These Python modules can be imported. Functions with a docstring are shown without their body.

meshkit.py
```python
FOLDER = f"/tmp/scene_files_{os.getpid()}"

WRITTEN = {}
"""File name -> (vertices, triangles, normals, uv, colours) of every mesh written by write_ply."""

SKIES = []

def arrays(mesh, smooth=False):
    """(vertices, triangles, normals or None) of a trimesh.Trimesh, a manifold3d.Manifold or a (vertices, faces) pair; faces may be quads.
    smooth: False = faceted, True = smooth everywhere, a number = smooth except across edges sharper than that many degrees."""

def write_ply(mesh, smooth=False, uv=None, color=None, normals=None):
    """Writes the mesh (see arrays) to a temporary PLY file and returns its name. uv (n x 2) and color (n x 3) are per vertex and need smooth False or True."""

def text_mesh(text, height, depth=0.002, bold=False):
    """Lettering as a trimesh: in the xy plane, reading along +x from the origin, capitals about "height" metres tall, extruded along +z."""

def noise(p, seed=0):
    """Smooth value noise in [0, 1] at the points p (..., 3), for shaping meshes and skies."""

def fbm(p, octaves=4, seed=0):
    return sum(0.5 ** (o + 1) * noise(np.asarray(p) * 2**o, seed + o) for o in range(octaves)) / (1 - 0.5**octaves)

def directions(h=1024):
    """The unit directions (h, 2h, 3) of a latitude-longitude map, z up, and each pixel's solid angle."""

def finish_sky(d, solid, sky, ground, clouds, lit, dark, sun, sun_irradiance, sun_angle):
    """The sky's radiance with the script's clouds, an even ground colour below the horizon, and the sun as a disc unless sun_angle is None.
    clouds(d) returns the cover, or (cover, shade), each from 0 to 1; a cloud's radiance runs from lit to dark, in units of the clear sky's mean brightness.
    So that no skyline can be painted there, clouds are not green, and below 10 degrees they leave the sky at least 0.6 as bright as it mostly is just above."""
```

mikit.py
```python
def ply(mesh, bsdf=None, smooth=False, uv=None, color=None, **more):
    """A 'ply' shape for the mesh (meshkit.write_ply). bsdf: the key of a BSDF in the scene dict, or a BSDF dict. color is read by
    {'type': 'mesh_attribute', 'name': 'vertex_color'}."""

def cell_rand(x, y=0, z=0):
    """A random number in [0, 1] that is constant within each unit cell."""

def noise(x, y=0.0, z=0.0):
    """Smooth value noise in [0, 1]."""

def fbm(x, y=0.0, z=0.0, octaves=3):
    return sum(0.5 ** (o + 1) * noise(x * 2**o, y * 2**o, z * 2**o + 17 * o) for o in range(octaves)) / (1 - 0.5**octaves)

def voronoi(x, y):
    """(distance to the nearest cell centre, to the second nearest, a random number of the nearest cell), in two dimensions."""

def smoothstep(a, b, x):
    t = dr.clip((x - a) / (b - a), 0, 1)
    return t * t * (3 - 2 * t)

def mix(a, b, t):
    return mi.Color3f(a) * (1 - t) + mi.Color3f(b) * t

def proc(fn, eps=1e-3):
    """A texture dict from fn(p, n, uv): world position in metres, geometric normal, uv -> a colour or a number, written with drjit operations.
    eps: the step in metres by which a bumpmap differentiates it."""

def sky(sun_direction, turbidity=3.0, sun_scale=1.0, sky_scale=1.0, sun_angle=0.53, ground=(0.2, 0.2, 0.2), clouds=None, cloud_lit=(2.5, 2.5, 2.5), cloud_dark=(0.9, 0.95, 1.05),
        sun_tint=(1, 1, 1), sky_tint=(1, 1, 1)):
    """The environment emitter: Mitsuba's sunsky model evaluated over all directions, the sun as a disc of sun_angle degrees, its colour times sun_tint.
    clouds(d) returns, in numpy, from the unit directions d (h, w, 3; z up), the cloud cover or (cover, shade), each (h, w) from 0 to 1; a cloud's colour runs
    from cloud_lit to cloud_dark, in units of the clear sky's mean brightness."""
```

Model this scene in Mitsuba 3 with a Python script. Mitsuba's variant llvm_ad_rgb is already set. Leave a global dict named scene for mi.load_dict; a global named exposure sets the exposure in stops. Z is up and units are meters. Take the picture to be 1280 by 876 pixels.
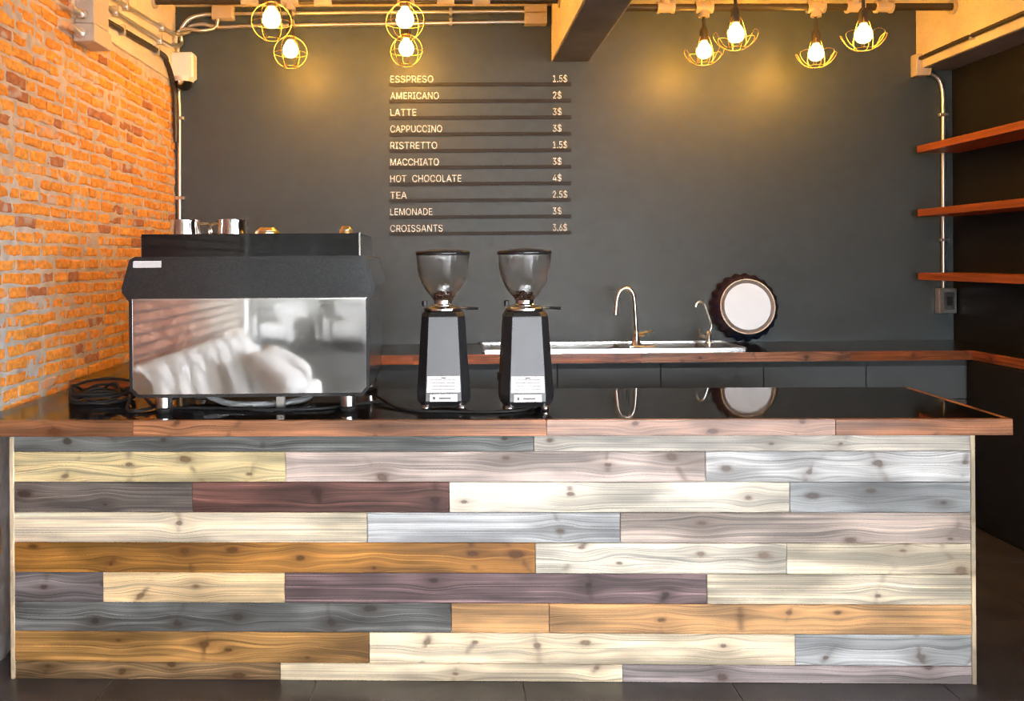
import math, random
import numpy as np, trimesh, drjit as dr, mitsuba as mi, mikit, meshkit
from mikit import proc, noise, fbm, cell_rand, smoothstep, mix
from shapely.geometry import Polygon, Point
T = mi.ScalarTransform4f
scene, labels = {}, {}
rng = random.Random(7)
nrng = np.random.default_rng(7)

# ------------------------------------------------------------------ camera, sky, exposure
F_PX, PX, PY, YAW, ROLL = 1100.0, 576.0, 325.0, math.radians(0.85), 0.0068
fwd = np.array([math.sin(YAW), math.cos(YAW), 0.0])
right0 = np.array([math.cos(YAW), -math.sin(YAW), 0.0])
upv = np.array([0, 0, 1.0]) + ROLL * right0
upv /= np.linalg.norm(upv)
rgt = np.cross(fwd, upv)
M = np.eye(4)
M[:3, 0], M[:3, 1], M[:3, 2], M[:3, 3] = -rgt, upv, fwd, (0, 0, 1.54)
scene['camera'] = {'type': 'perspective', 'fov': math.degrees(2 * math.atan(640 / F_PX)), 'fov_axis': 'x', 'to_world': T(M.tolist()),
                   'principal_point_offset_x': (640 - PX) / 1280, 'principal_point_offset_y': (438 - PY) / 876, 'near_clip': 0.05, 'far_clip': 200.0}
exposure = 1.25
scene['sky'] = mikit.sky((0.5, -0.6, 0.6), turbidity=4, sun_scale=0.0, sky_scale=1.0, ground=(0.35, 0.35, 0.34),
                         clouds=lambda d: np.full(d.shape[:2], 1.0), cloud_lit=(98, 102, 109), cloud_dark=(90, 90, 90))
BULB = (84.0, 38.5, 5.4)

# ------------------------------------------------------------------ materials
def lin(r, g, b):
    return tuple(((c / 255) / 12.92 if c < 10.3 else ((c / 255 + 0.055) / 1.055) ** 2.4) for c in (r, g, b))

def mat(key, color, rough=0.5, metal=0.0, spec=0.5, bump=None, bscale=1.0, **kw):
    base = color if isinstance(color, dict) else {'type': 'rgb', 'value': list(color)}
    d = {'type': 'principled', 'base_color': base, 'roughness': rough, 'metallic': metal, 'specular': spec, **kw}
    if bump:
        d = {'type': 'bumpmap', 'bsdf': d, 'arbitrary': bump, 'scale': bscale}
    scene[key] = {'type': 'twosided', 'bsdf': d}
    return key

TONES = [lin(112, 114, 110), lin(190, 183, 170), lin(208, 190, 144), lin(186, 170, 160), lin(190, 190, 188), lin(108, 99, 92), lin(98, 66, 58),
         lin(217, 209, 191), lin(144, 147, 147), lin(222, 208, 181), lin(172, 174, 174), lin(180, 164, 152), lin(152, 104, 48), lin(128, 119, 118),
         lin(206, 178, 136), lin(98, 79, 79), lin(190, 145, 96), lin(98, 98, 95), lin(146, 107, 60), lin(124, 98, 68), lin(152, 140, 138),
         lin(158, 106, 72), lin(170, 135, 116), lin(158, 104, 70), lin(164, 86, 36), lin(213, 196, 166)]

def wood_fn(p, n, uv):
    tone = dr.floor(uv.y / 10)
    v, u = uv.y - 10 * tone, uv.x
    dk, halo, warp, feather = mi.Float(0), mi.Float(0), mi.Float(0), mi.Float(0)
    for k in (-1, 0, 1):
        c = dr.floor(u / 0.25) + k
        r1, r2, r3, r4 = (cell_rand(c, tone, q) for q in (3, 5, 7, 9))
        on = dr.select(r2 > 0.25, 1.0, 0.0)
        a, b = u - (c + 0.15 + 0.7 * r1) * 0.25, v - 0.012 - 0.085 * r3
        d2 = dr.square(a / (1.2 + r2)) + dr.square(b)
        size = 0.0045 + 0.0085 * r4 * r4
        wob = 0.7 + 0.6 * noise(u * 220, v * 220, tone)
        dk += on * dr.exp(-d2 * wob / dr.square(size))
        halo += on * dr.exp(-d2 / dr.square(size * 3.6 + 0.012))
        feather += on * smoothstep(0.35, 0.75, noise(u * 30, v * 45, tone)) * dr.exp(-dr.square((a + b * (r4 - 0.5) * 1.8) / 0.014)) * smoothstep(0.3, 0.5, r1)
        warp += on * dr.exp(-d2 / 0.0018) * b * 0.8
    gv = v - warp
    wave = gv + 0.012 * fbm(u * 0.9, gv * 9, tone, octaves=2)
    streak = fbm(u * 1.1 + 3 * tone, wave * 85, tone, octaves=3)
    rings = 0.5 + 0.5 * dr.sin(6.283 * (wave * 120 + 2.0 * noise(u * 0.7, wave * 20, tone)))
    fine = noise(u * 8, gv * 620, tone)
    blotch = fbm(u * 3.2, v * 12, tone + 40, octaves=3)
    base = mi.Color3f(0)
    for i, t in enumerate(TONES):
        base = dr.select(dr.abs(tone - i) < 0.5, mi.Color3f(*t), base)
    lum = mi.luminance(base)
    dull = 1 - smoothstep(0.07, 0.26, lum)
    lines = smoothstep(0.66, 0.86, noise(u * 1.7, wave * 300, tone + 3))
    pale = smoothstep(0.70, 0.9, noise(u * 2.1, wave * 170, tone + 60))
    stain = smoothstep(0.42, 0.72, fbm(u * 4.5, v * 26, tone + 80, octaves=3))
    f = (0.50 + 0.56 * smoothstep(0.2, 0.8, streak) + 0.16 * rings + 0.26 * fine) * (0.62 + 0.70 * smoothstep(0.25, 0.75, blotch)) * (1 - 0.30 * lines) * (1 + (0.15 + 0.75 * dull) * pale) * (1 - (0.12 + 0.20 * dull) * stain)
    crack = dr.exp(-dr.square((v - 0.056 - 0.006 * noise(u * 3, tone, 2)) / 0.0007)) * smoothstep(0.52, 0.6, noise(u * 1.7, tone, 9))
    dark = mi.Color3f(0.26, 0.19, 0.15) * base
    dark = dr.maximum(dark, 0.006)
    return dr.clip(mix(base * f, dark, dr.clip(1.05 * dk + (0.42 + 0.25 * dull) * halo * streak * 1.5 + 0.5 * feather + 0.6 * crack, 0, 0.93)), 0, 0.92)

WOODTEX = proc(wood_fn)
mat('wood', WOODTEX, 0.42, spec=0.45)
mat('wood_varnished', WOODTEX, 0.25, spec=0.5, clearcoat=0.5, clearcoat_gloss=0.85)

def brick_fn(p, n, uv):
    t = uv.x
    a = mix(mi.Color3f(0.66, 0.255, 0.045), mi.Color3f(0.78, 0.345, 0.065), t)
    a = dr.select(t < 0.10, mi.Color3f(0.42, 0.165, 0.07), a)
    s = fbm(p.x * 45 + p.y * 45, p.y * 30 - p.x * 20, p.z * 55, octaves=3)
    lime = smoothstep(0.60, 0.82, fbm(p.y * 16 + 9, p.z * 16, p.x * 16 + uv.y * 5, octaves=2))
    return mix(a * (0.62 + 0.72 * s), mi.Color3f(0.52, 0.46, 0.42), lime * 0.75)
mat('brick', proc(brick_fn), 0.85, spec=0.25)

def mortar_fn(p, n, uv):
    s = fbm(p.y * 25 + p.x * 21, p.z * 27, p.x * 13, octaves=3)
    # grey cement smear, with daylight at the wall's free end painted into the mortar
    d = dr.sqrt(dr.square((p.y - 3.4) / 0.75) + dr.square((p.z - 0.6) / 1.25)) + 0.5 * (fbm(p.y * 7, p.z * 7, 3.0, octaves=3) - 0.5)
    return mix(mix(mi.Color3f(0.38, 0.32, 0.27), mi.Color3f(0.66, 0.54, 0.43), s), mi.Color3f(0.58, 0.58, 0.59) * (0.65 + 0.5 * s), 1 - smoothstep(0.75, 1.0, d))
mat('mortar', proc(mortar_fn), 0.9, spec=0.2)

def brickwork_fn(p, n, uv):   # brickwork seen only small, in the reflection
    row = dr.floor(p.z / 0.075)
    y = p.y / 0.19 + 0.5 * (row - 2 * dr.floor(row / 2)) + 0.25 * cell_rand(row)
    fy, fz = y - dr.floor(y), p.z / 0.075 - row
    e = dr.minimum(dr.minimum(fy, 1 - fy) * 2.4, dr.minimum(fz, 1 - fz))
    t = cell_rand(dr.floor(y), row, 3)
    b = mix(mi.Color3f(0.22, 0.085, 0.05), mi.Color3f(0.36, 0.18, 0.12), t) * (0.7 + 0.6 * fbm(p.y * 30, p.z * 30, octaves=2))
    lime = smoothstep(0.0, -1.6, p.y + 1.2 * (fbm(p.y * 3, p.z * 3, octaves=2) - 0.5))
    return mix(mi.Color3f(0.06, 0.05, 0.045), mix(b, mi.Color3f(0.36, 0.34, 0.29), lime * 0.8), smoothstep(0.07, 0.17, e))
mat('brickwork', proc(brickwork_fn), 0.9, spec=0.2)

def dark_wall_fn(p, n, uv):
    s = fbm(p.x * 1.6, p.z * 1.6, p.y, octaves=3)
    f = fbm(p.x * 18, p.z * 22, p.y * 18, octaves=3)
    k = 0.70 + 0.45 * s + 0.20 * f
    return mi.Color3f(0.027, 0.040, 0.043) * k
mat('dark_wall', proc(dark_wall_fn), 0.52, spec=0.8)
mat('black_wall', (0.007, 0.0066, 0.007), 0.6, spec=0.3)

def tile_fn(p, n, uv):
    s = fbm(p.x * 5, p.y * 5, uv.x * 9, octaves=4)
    return mi.Color3f(0.048, 0.044, 0.043) * (0.55 + 0.9 * s)
mat('floor_tile', proc(tile_fn), 0.33, spec=0.5)
mat('grout', (0.2, 0.19, 0.18), 0.8)

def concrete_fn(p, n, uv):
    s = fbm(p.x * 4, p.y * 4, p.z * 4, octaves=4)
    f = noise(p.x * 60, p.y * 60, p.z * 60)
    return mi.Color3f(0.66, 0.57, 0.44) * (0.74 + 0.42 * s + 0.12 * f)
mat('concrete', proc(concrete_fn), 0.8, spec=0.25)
mat('grey_concrete', proc(lambda p, n, uv: mi.Color3f(0.15, 0.14, 0.13) * (0.6 + 0.8 * fbm(p.x * 5, p.y * 5, p.z * 5, octaves=4))), 0.7, spec=0.3)  # darker tone for the beam undersides
mat('black_gloss', (0.006, 0.006, 0.0065), 0.035, spec=0.5)
mat('machine_black', (0.012, 0.012, 0.013), 0.10, spec=0.5, clearcoat=0.6, clearcoat_gloss=0.95)
mat('hammered_black', proc(lambda p, n, uv: mi.Color3f(0.019, 0.020, 0.021) * (0.7 + 0.6 * noise(p.x * 250, p.z * 250))), 0.15, spec=0.6,
    bump=proc(lambda p, n, uv: noise(p.x * 160, p.z * 160, p.y * 160)), bscale=0.00015)
mat('satin_black', (0.016, 0.016, 0.017), 0.33, spec=0.5)
mat('rubber', (0.012, 0.012, 0.012), 0.6, spec=0.3)
mat('drawer_grey', (0.080, 0.090, 0.092), 0.42, spec=0.5)
mat('gunmetal', (0.10, 0.10, 0.102), 0.42, metal=0.85)
mat('white_plastic', (0.80, 0.79, 0.78), 0.4)
mat('paper', proc(lambda p, n, uv: mi.Color3f(0.82, 0.80, 0.80) * (0.93 + 0.1 * noise(p.x * 300, p.z * 900))), 0.6)
mat('ink', (0.12, 0.12, 0.12), 0.6)
mat('letter_white', (0.85, 0.85, 0.84), 0.6)
mat('ledge', (0.016, 0.015, 0.014), 0.6)
mat('beige_metal', (0.50, 0.42, 0.33), 0.5, spec=0.4)
mat('galvanized', (0.72, 0.71, 0.68), 0.30, metal=0.9)
mat('chrome', (0.90, 0.90, 0.90), 0.06, metal=1.0)
mat('steel', (0.78, 0.78, 0.77), 0.22, metal=1.0)
mat('mirror_steel', (0.70, 0.70, 0.70), 0.04, metal=1.0)
mat('brass', (0.85, 0.60, 0.28), 0.22, metal=1.0)
mat('copper_wire', (0.50, 0.27, 0.08), 0.35, metal=0.6)
mat('dark_pipe', (0.055, 0.045, 0.035), 0.4, metal=0.4)
mat('hose_grey', (0.34, 0.35, 0.36), 0.5)
mat('bean', proc(lambda p, n, uv: mi.Color3f(0.060, 0.022, 0.012) * (0.6 + 0.9 * noise(p.x * 200, p.y * 200, p.z * 200))), 0.35)
mat('cap_navy', proc(lambda p, n, uv: mix(mi.Color3f(0.010, 0.017, 0.034), mi.Color3f(0.016, 0.009, 0.030), smoothstep(-0.1, 0.2, (p.z - 1.22) - (p.x - 1.9)))), 0.45, spec=0.25)
mat('cap_grey', (0.20, 0.19, 0.20), 0.35)
mat('cap_white', (0.84, 0.82, 0.82), 0.5)
mat('cap_face', (0.28, 0.28, 0.28), 0.5)
mat('sofa_fabric', proc(lambda p, n, uv: mi.Color3f(0.56, 0.555, 0.54) * (0.93 + 0.1 * noise(p.x * 300, p.y * 300, p.z * 300))), 0.9, spec=0.2, sheen=0.3)
mat('white_paint', (0.78, 0.78, 0.76), 0.7, spec=0.3)
mat('dark_frame', (0.06, 0.06, 0.06), 0.5)
mat('curtain', (0.82, 0.82, 0.80), 0.9, spec=0.1)
mat('shelf_wood', proc(lambda p, n, uv: mi.Color3f(0.30, 0.075, 0.018) * (0.55 + 0.9 * fbm(p.x * 60, p.y * 3, p.z * 60, octaves=3))), 0.35, spec=0.45)
scene['hopper_solid'] = {'type': 'dielectric', 'int_ior': 1.49}
scene['hopper_glass'] = {'type': 'thindielectric', 'int_ior': 1.5}
scene['dome_smoke'] = {'type': 'twosided', 'bsdf': {'type': 'principled', 'base_color': {'type': 'rgb', 'value': [0.01, 0.01, 0.01]}, 'roughness': 0.05}}

# ------------------------------------------------------------------ mesh helpers
def cat(*ms):
    return trimesh.util.concatenate([m for m in ms])

def box(c, s, b=0.0, rz=0.0):
    hx, hy, hz = [x / 2 for x in s]
    b = min(b, 0.45 * min(s))
    if b <= 0:
        m = trimesh.creation.box(extents=s)
    else:
        pts = []
        for sx in (-1, 1):
            for sy in (-1, 1):
                for sz in (-1, 1):
                    pts += [(sx * hx, sy * (hy - b), sz * (hz - b)), (sx * (hx - b), sy * hy, sz * (hz - b)), (sx * (hx - b), sy * (hy - b), sz * hz)]
        m = trimesh.convex.convex_hull(np.array(pts))
    if rz:
        m.apply_transform(trimesh.transformations.rotation_matrix(rz, [0, 0, 1]))
    m.apply_translation(c)
    return m

def box2(x0, x1, y0, y1, z0, z1, b=0.0):
    return box(((x0 + x1) / 2, (y0 + y1) / 2, (z0 + z1) / 2), (x1 - x0, y1 - y0, z1 - z0), b)

def spline(pts, per=8):
    P = np.array(pts, float)
    if len(P) < 3:
        return P
    Q = np.vstack([2 * P[0] - P[1], P, 2 * P[-1] - P[-2]])
    out = []
    for i in range(1, len(Q) - 2):
        for t in np.linspace(0, 1, per, endpoint=False):
            a, b, c, d = Q[i - 1], Q[i], Q[i + 1], Q[i + 2]
            out.append(0.5 * (2 * b + (c - a) * t + (2 * a - 5 * b + 4 * c - d) * t * t + (3 * b - a - 3 * c + d) * t ** 3))
    return np.array(out + [Q[-2]])

def tube(pts, r, n=10, smooth=True, per=8, closed=False):
    P = spline(pts, per) if smooth and not closed else np.array(pts, float)
    if closed:
        tan = np.roll(P, -1, 0) - np.roll(P, 1, 0)
    else:
        tan = np.gradient(P, axis=0)
    tan /= np.linalg.norm(tan, axis=1, keepdims=True) + 1e-12
    ref = np.array([0, 0, 1.0]) if abs(tan[0][2]) < 0.9 else np.array([1.0, 0, 0])
    u = np.cross(tan[0], ref); u /= np.linalg.norm(u)
    rr = np.broadcast_to(r, (len(P),))
    a = np.arange(n) * 2 * np.pi / n
    V = []
    for i in range(len(P)):
        u = u - tan[i] * (u @ tan[i]); u /= np.linalg.norm(u)
        w = np.cross(tan[i], u)
        V.append(P[i] + rr[i] * (np.cos(a)[:, None] * u + np.sin(a)[:, None] * w))
    V = np.vstack(V)
    Fc = []
    m = len(P)
    for i in range(m if closed else m - 1):
        i2 = (i + 1) % m
        for j in range(n):
            j2 = (j + 1) % n
            Fc += [[i * n + j, i * n + j2, i2 * n + j2], [i * n + j, i2 * n + j2, i2 * n + j]]
    if not closed:
        V = np.vstack([V, P[0], P[-1]])
        for j in range(n):
            j2 = (j + 1) % n
            Fc += [[m * n, j2, j], [m * n + 1, (m - 1) * n + j, (m - 1) * n + j2]]
    return trimesh.Trimesh(V, Fc, process=False)

def ring(c, R, r, n=28, axis='z', k=6):
    a = np.arange(n) * 2 * np.pi / n
    if axis == 'z':
        P = np.stack([c[0] + R * np.cos(a), c[1] + R * np.sin(a), np.full(n, c[2])], 1)
    else:
        P = np.stack([c[0] + R * np.cos(a), np.full(n, c[1]), c[2] + R * np.sin(a)], 1)
    return tube(P, r, k, closed=True)

def lathe(profile, n=32, c=(0, 0, 0), axis='z'):
    pr = np.array(profile, float)
    a = np.arange(n) * 2 * np.pi / n
    V = np.vstack([np.stack([r * np.cos(a), r * np.sin(a), np.full(n, z)], 1) for r, z in pr])
    Fc = []
    for i in range(len(pr) - 1):
        for j in range(n):
            j2 = (j + 1) % n
            Fc += [[i * n + j, i * n + j2, (i + 1) * n + j2], [i * n + j, (i + 1) * n + j2, (i + 1) * n + j]]
    m = trimesh.Trimesh(V, Fc, process=False)
    if axis == 'y':     # the profile's height runs towards -y
        m.apply_transform(trimesh.transformations.rotation_matrix(math.pi / 2, [1, 0, 0]))
    if axis == 'x':
        m.apply_transform(trimesh.transformations.rotation_matrix(math.pi / 2, [0, 1, 0]))
    m.apply_translation(c)
    return m

def cyl(p0, p1, r, n=20):
    return tube([p0, p1], r, n, smooth=False)

def rod(c, r, h, n=24, axis='z', b=0.002):
    return lathe([(0, 0), (r - b, 0), (r, b), (r, h - b), (r - b, h), (0, h)], n, c, axis)

def prism(poly, y0, y1):
    """polygon in (x, z), from y0 to y1"""
    m = trimesh.creation.extrude_polygon(poly if isinstance(poly, Polygon) else Polygon(poly), y1 - y0, engine='earcut')
    m.apply_transform(trimesh.transformations.rotation_matrix(math.pi / 2, [1, 0, 0]))
    m.apply_translation((0, y1, 0))
    return m

def slab(poly, z0, z1):
    m = trimesh.creation.extrude_polygon(poly if isinstance(poly, Polygon) else Polygon(poly), z1 - z0, engine='earcut')
    m.apply_translation((0, 0, z0))
    return m

# ------------------------------------------------------------------ naming
def free(key):
    if key not in scene and key not in labels:
        return key
    i = 1
    while f'{key}_{i:03d}' in scene or f'{key}_{i:03d}' in labels:
        i += 1
    return f'{key}_{i:03d}'

def obj(name, mesh, m, parent=None, smooth=False, label=None, kind=None, uv=None, **kw):
    key = free(f'{parent}__{name}' if parent else name)
    scene[key] = mikit.ply(mesh, m, smooth=smooth, uv=uv, **kw)
    if label or kind:
        labels[key] = {k: v for k, v in (('label', label), ('kind', kind)) if v}
    return key

def thing(name, label, cat_, group=None):
    key = free(name)
    labels[key] = {'label': label, 'category': cat_}
    if group:
        labels[key]['group'] = group
    return key

def struct(name, mesh, m, label, cat_, smooth=False, **kw):
    key = obj(name, mesh, m, smooth=smooth, **kw)
    labels[key] = {'label': label, 'category': cat_, 'kind': 'structure'}
    return key

def single(name, mesh, m, label, cat_, smooth=False, group=None, **kw):
    key = obj(name, mesh, m, smooth=smooth, **kw)
    labels[key] = {'label': label, 'category': cat_}
    if group:
        labels[key]['group'] = group
    return key

def board(mesh, along, across, tone, seed):
    """uv of a wooden piece for wood_fn: metres along and across, the tone's number"""
    v = np.array(mesh.vertices)
    a, b = v @ np.array(along, float), v @ np.array(across, float)
    return np.stack([a - a.min() + 5.0 * seed, b - b.min() + 10.0 * tone + 0.0005], 1)

# ------------------------------------------------------------------ the setting
XL, XR, YB, ZC = -1.745, 3.29, 5.68, 3.178
YF = 3.42                                                       # where the brick wall ends towards the camera

struct('floor', box2(-6.2, 4.2, -11.2, 6.2, -0.25, -0.004), 'grout', 'dark grey floor of large matt tiles with thin pale joints', 'floor')
ti = 0
for i in range(-6, 5):
    for j in range(-22, 4):
        x0, y0 = 0.262 + 0.755 * i, 3.69 + 0.695 * j
        if x0 > 3.3 or y0 > 5.7 or y0 < -10.6 or x0 < -5.2 or (y0 < -4.6 and x0 > -0.6) or (y0 > -2.0 and x0 < -2.6):
            continue
        m = box((x0 + 0.3775, y0 + 0.3475, -0.008), (0.751, 0.691, 0.016), 0.0015)
        obj('tile', m, 'floor_tile', 'floor', uv=np.full((len(m.vertices), 2), rng.random()))

struct('wall_back', box2(XL - 0.3, XR + 0.3, YB, YB + 0.2, 0, ZC + 0.1), 'dark_wall', 'dark charcoal painted rear wall with a price list', 'wall')
struct('wall_right', cat(box2(XR, XR + 0.2, 1.2, YB + 0.2, 0, ZC + 0.1), box2(XR, XR + 0.2, -0.15, 0.6, 0, ZC + 0.1), box2(XR, XR + 0.2, -1.2, -0.75, 0, ZC + 0.1), *[box2(XR, XR + 0.2, y0, y0 + 0.6, z0, z1) for y0 in (-0.75, 0.6) for z0, z1 in ((0, 0.9), (3.0, ZC + 0.1))]), 'black_wall', 'black side wall carrying three wooden shelves', 'wall')
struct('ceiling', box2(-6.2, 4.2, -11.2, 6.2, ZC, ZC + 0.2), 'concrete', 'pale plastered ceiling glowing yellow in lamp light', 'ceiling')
struct('beam_middle', box2(0.688, 0.921, 0.4, YB, 2.818, ZC + 0.05, 0.004), 'grey_concrete', 'deep ceiling beam right of the price list, darker underside', 'beam')
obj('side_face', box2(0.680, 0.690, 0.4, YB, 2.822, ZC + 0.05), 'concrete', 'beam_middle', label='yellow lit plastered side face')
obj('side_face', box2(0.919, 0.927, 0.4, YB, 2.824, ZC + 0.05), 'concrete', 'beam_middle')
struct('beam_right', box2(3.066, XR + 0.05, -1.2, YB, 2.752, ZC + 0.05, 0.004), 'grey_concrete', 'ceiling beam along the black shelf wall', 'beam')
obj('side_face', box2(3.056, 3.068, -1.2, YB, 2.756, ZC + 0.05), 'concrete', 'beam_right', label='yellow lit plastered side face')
struct('beam_left', box2(XL - 0.2, XL + 0.008, 4.12, YB, 2.685, ZC + 0.05, 0.004), 'concrete', 'plastered beam above the brick wall carrying conduits', 'beam')

def rough_slab(x0, y0, y1, z0, z1, step, amp, seed, axis='x'):
    """the mortar face of a wall: a lumpy sheet with thickness behind it. axis x: faces +x at x0; axis y: faces -y at x0, running over x"""
    ny, nz = int((y1 - y0) / step) + 1, int((z1 - z0) / step) + 1
    a, b = np.meshgrid(np.linspace(y0, y1, ny), np.linspace(z0, z1, nz), indexing='ij')
    q = np.stack([a * 38, b * 38, np.full_like(a, seed)], -1)
    q2 = np.stack([a * 11, b * 11, np.full_like(a, seed + 5)], -1)
    h = amp * (1.2 * (meshkit.fbm(q, 3, seed) - 0.5) + 1.4 * (meshkit.fbm(q2, 2, seed + 3) - 0.5))
    idx = np.arange(ny * nz).reshape(ny, nz)
    f = np.concatenate([np.stack([idx[:-1, :-1], idx[1:, :-1], idx[1:, 1:]], -1).reshape(-1, 3), np.stack([idx[:-1, :-1], idx[1:, 1:], idx[:-1, 1:]], -1).reshape(-1, 3)])
    if axis == 'x':
        v = np.stack([x0 + h, a, b], -1).reshape(-1, 3)
    else:
        v = np.stack([a, x0 - h, b], -1).reshape(-1, 3)
    if axis == 'x':
        return trimesh.Trimesh(v, f, process=False)
    return trimesh.Trimesh(v, f[:, ::-1] if axis == 'x' else f, process=False)

PITCH = 0.0575
def brick_mesh(L, H, D):
    """a worn brick, face towards +x at 0, length along y, irregular outline and a slightly bulging face"""
    j = lambda s: rng.uniform(-s, s)
    c = 0.004
    ys, zs = [-L / 2, -L / 6, L / 6, L / 2], [-H / 2, H / 2]
    outer = [(-L / 2 + j(.004), -H / 2 + j(.004)), (-L / 6, -H / 2 + j(.004)), (L / 6, -H / 2 + j(.004)), (L / 2 + j(.004), -H / 2 + j(.004)),
             (L / 2 + j(.004), H / 2 + j(.004)), (L / 6, H / 2 + j(.004)), (-L / 6, H / 2 + j(.004)), (-L / 2 + j(.004), H / 2 + j(.004))]
    V, n = [], len(outer)
    for y, z in outer:
        V.append((-D, y, z))
    for y, z in outer:
        V.append((-c + j(.001), y, z))
    for y, z in outer:
        V.append((j(.0014), y * (1 - 2 * c / L), z * (1 - 2.4 * c / H)))
    V.append((0.001 + j(.001), 0, 0))
    Fc = []
    for k in range(n):
        k2 = (k + 1) % n
        Fc += [[k, k2, n + k2], [k, n + k2, n + k], [n + k, n + k2, 2 * n + k2], [n + k, 2 * n + k2, 2 * n + k], [2 * n + k, 2 * n + k2, 3 * n]]
    return trimesh.Trimesh(V, Fc, process=False)

def lay(parent, y0, y1, z0, z1, place, keep, most, far):
    """courses of bricks; the ones nearest the camera are parts of their own, the others one part"""
    out = []
    row = 0
    z = z0
    while z < z1 - 0.03:
        y = y0 - rng.uniform(0.0, 0.09) - (0.08 if row % 2 else 0)
        zz = z + 0.5 * PITCH
        while y < y1:
            L = rng.choice([0.15, 0.155, 0.16, 0.145, 0.16, 0.10, 0.075])
            H = 0.042 + rng.uniform(-0.003, 0.004)
            a, b = max(y, y0 + 0.002), min(y + L, y1 - 0.002)
            if b - a > 0.03 and keep((a + b) / 2, zz):
                m = brick_mesh(b - a, H, 0.03)
                m.apply_transform(trimesh.transformations.rotation_matrix(rng.uniform(-0.03, 0.03), [1, 0, 0]))
                m.apply_translation((0, (a + b) / 2, zz + rng.uniform(-0.002, 0.002)))
                m = place(m)
                out.append((far(m.centroid), m, (rng.random(), rng.random())))
            y += L + rng.uniform(0.010, 0.020)
        z += PITCH
        row += 1
    out.sort(key=lambda t: t[0])
    for _, m, t in out[:most]:
        obj('brick', m, 'brick', parent, uv=np.tile(t, (len(m.vertices), 1)))
    if len(out) > most:
        rest = cat(*[m for _, m, t in out[most:]])
        obj('brick_courses', rest, 'brick', parent, kind='stuff', uv=np.vstack([np.tile(t, (len(m.vertices), 1)) for _, m, t in out[most:]]))

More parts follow.
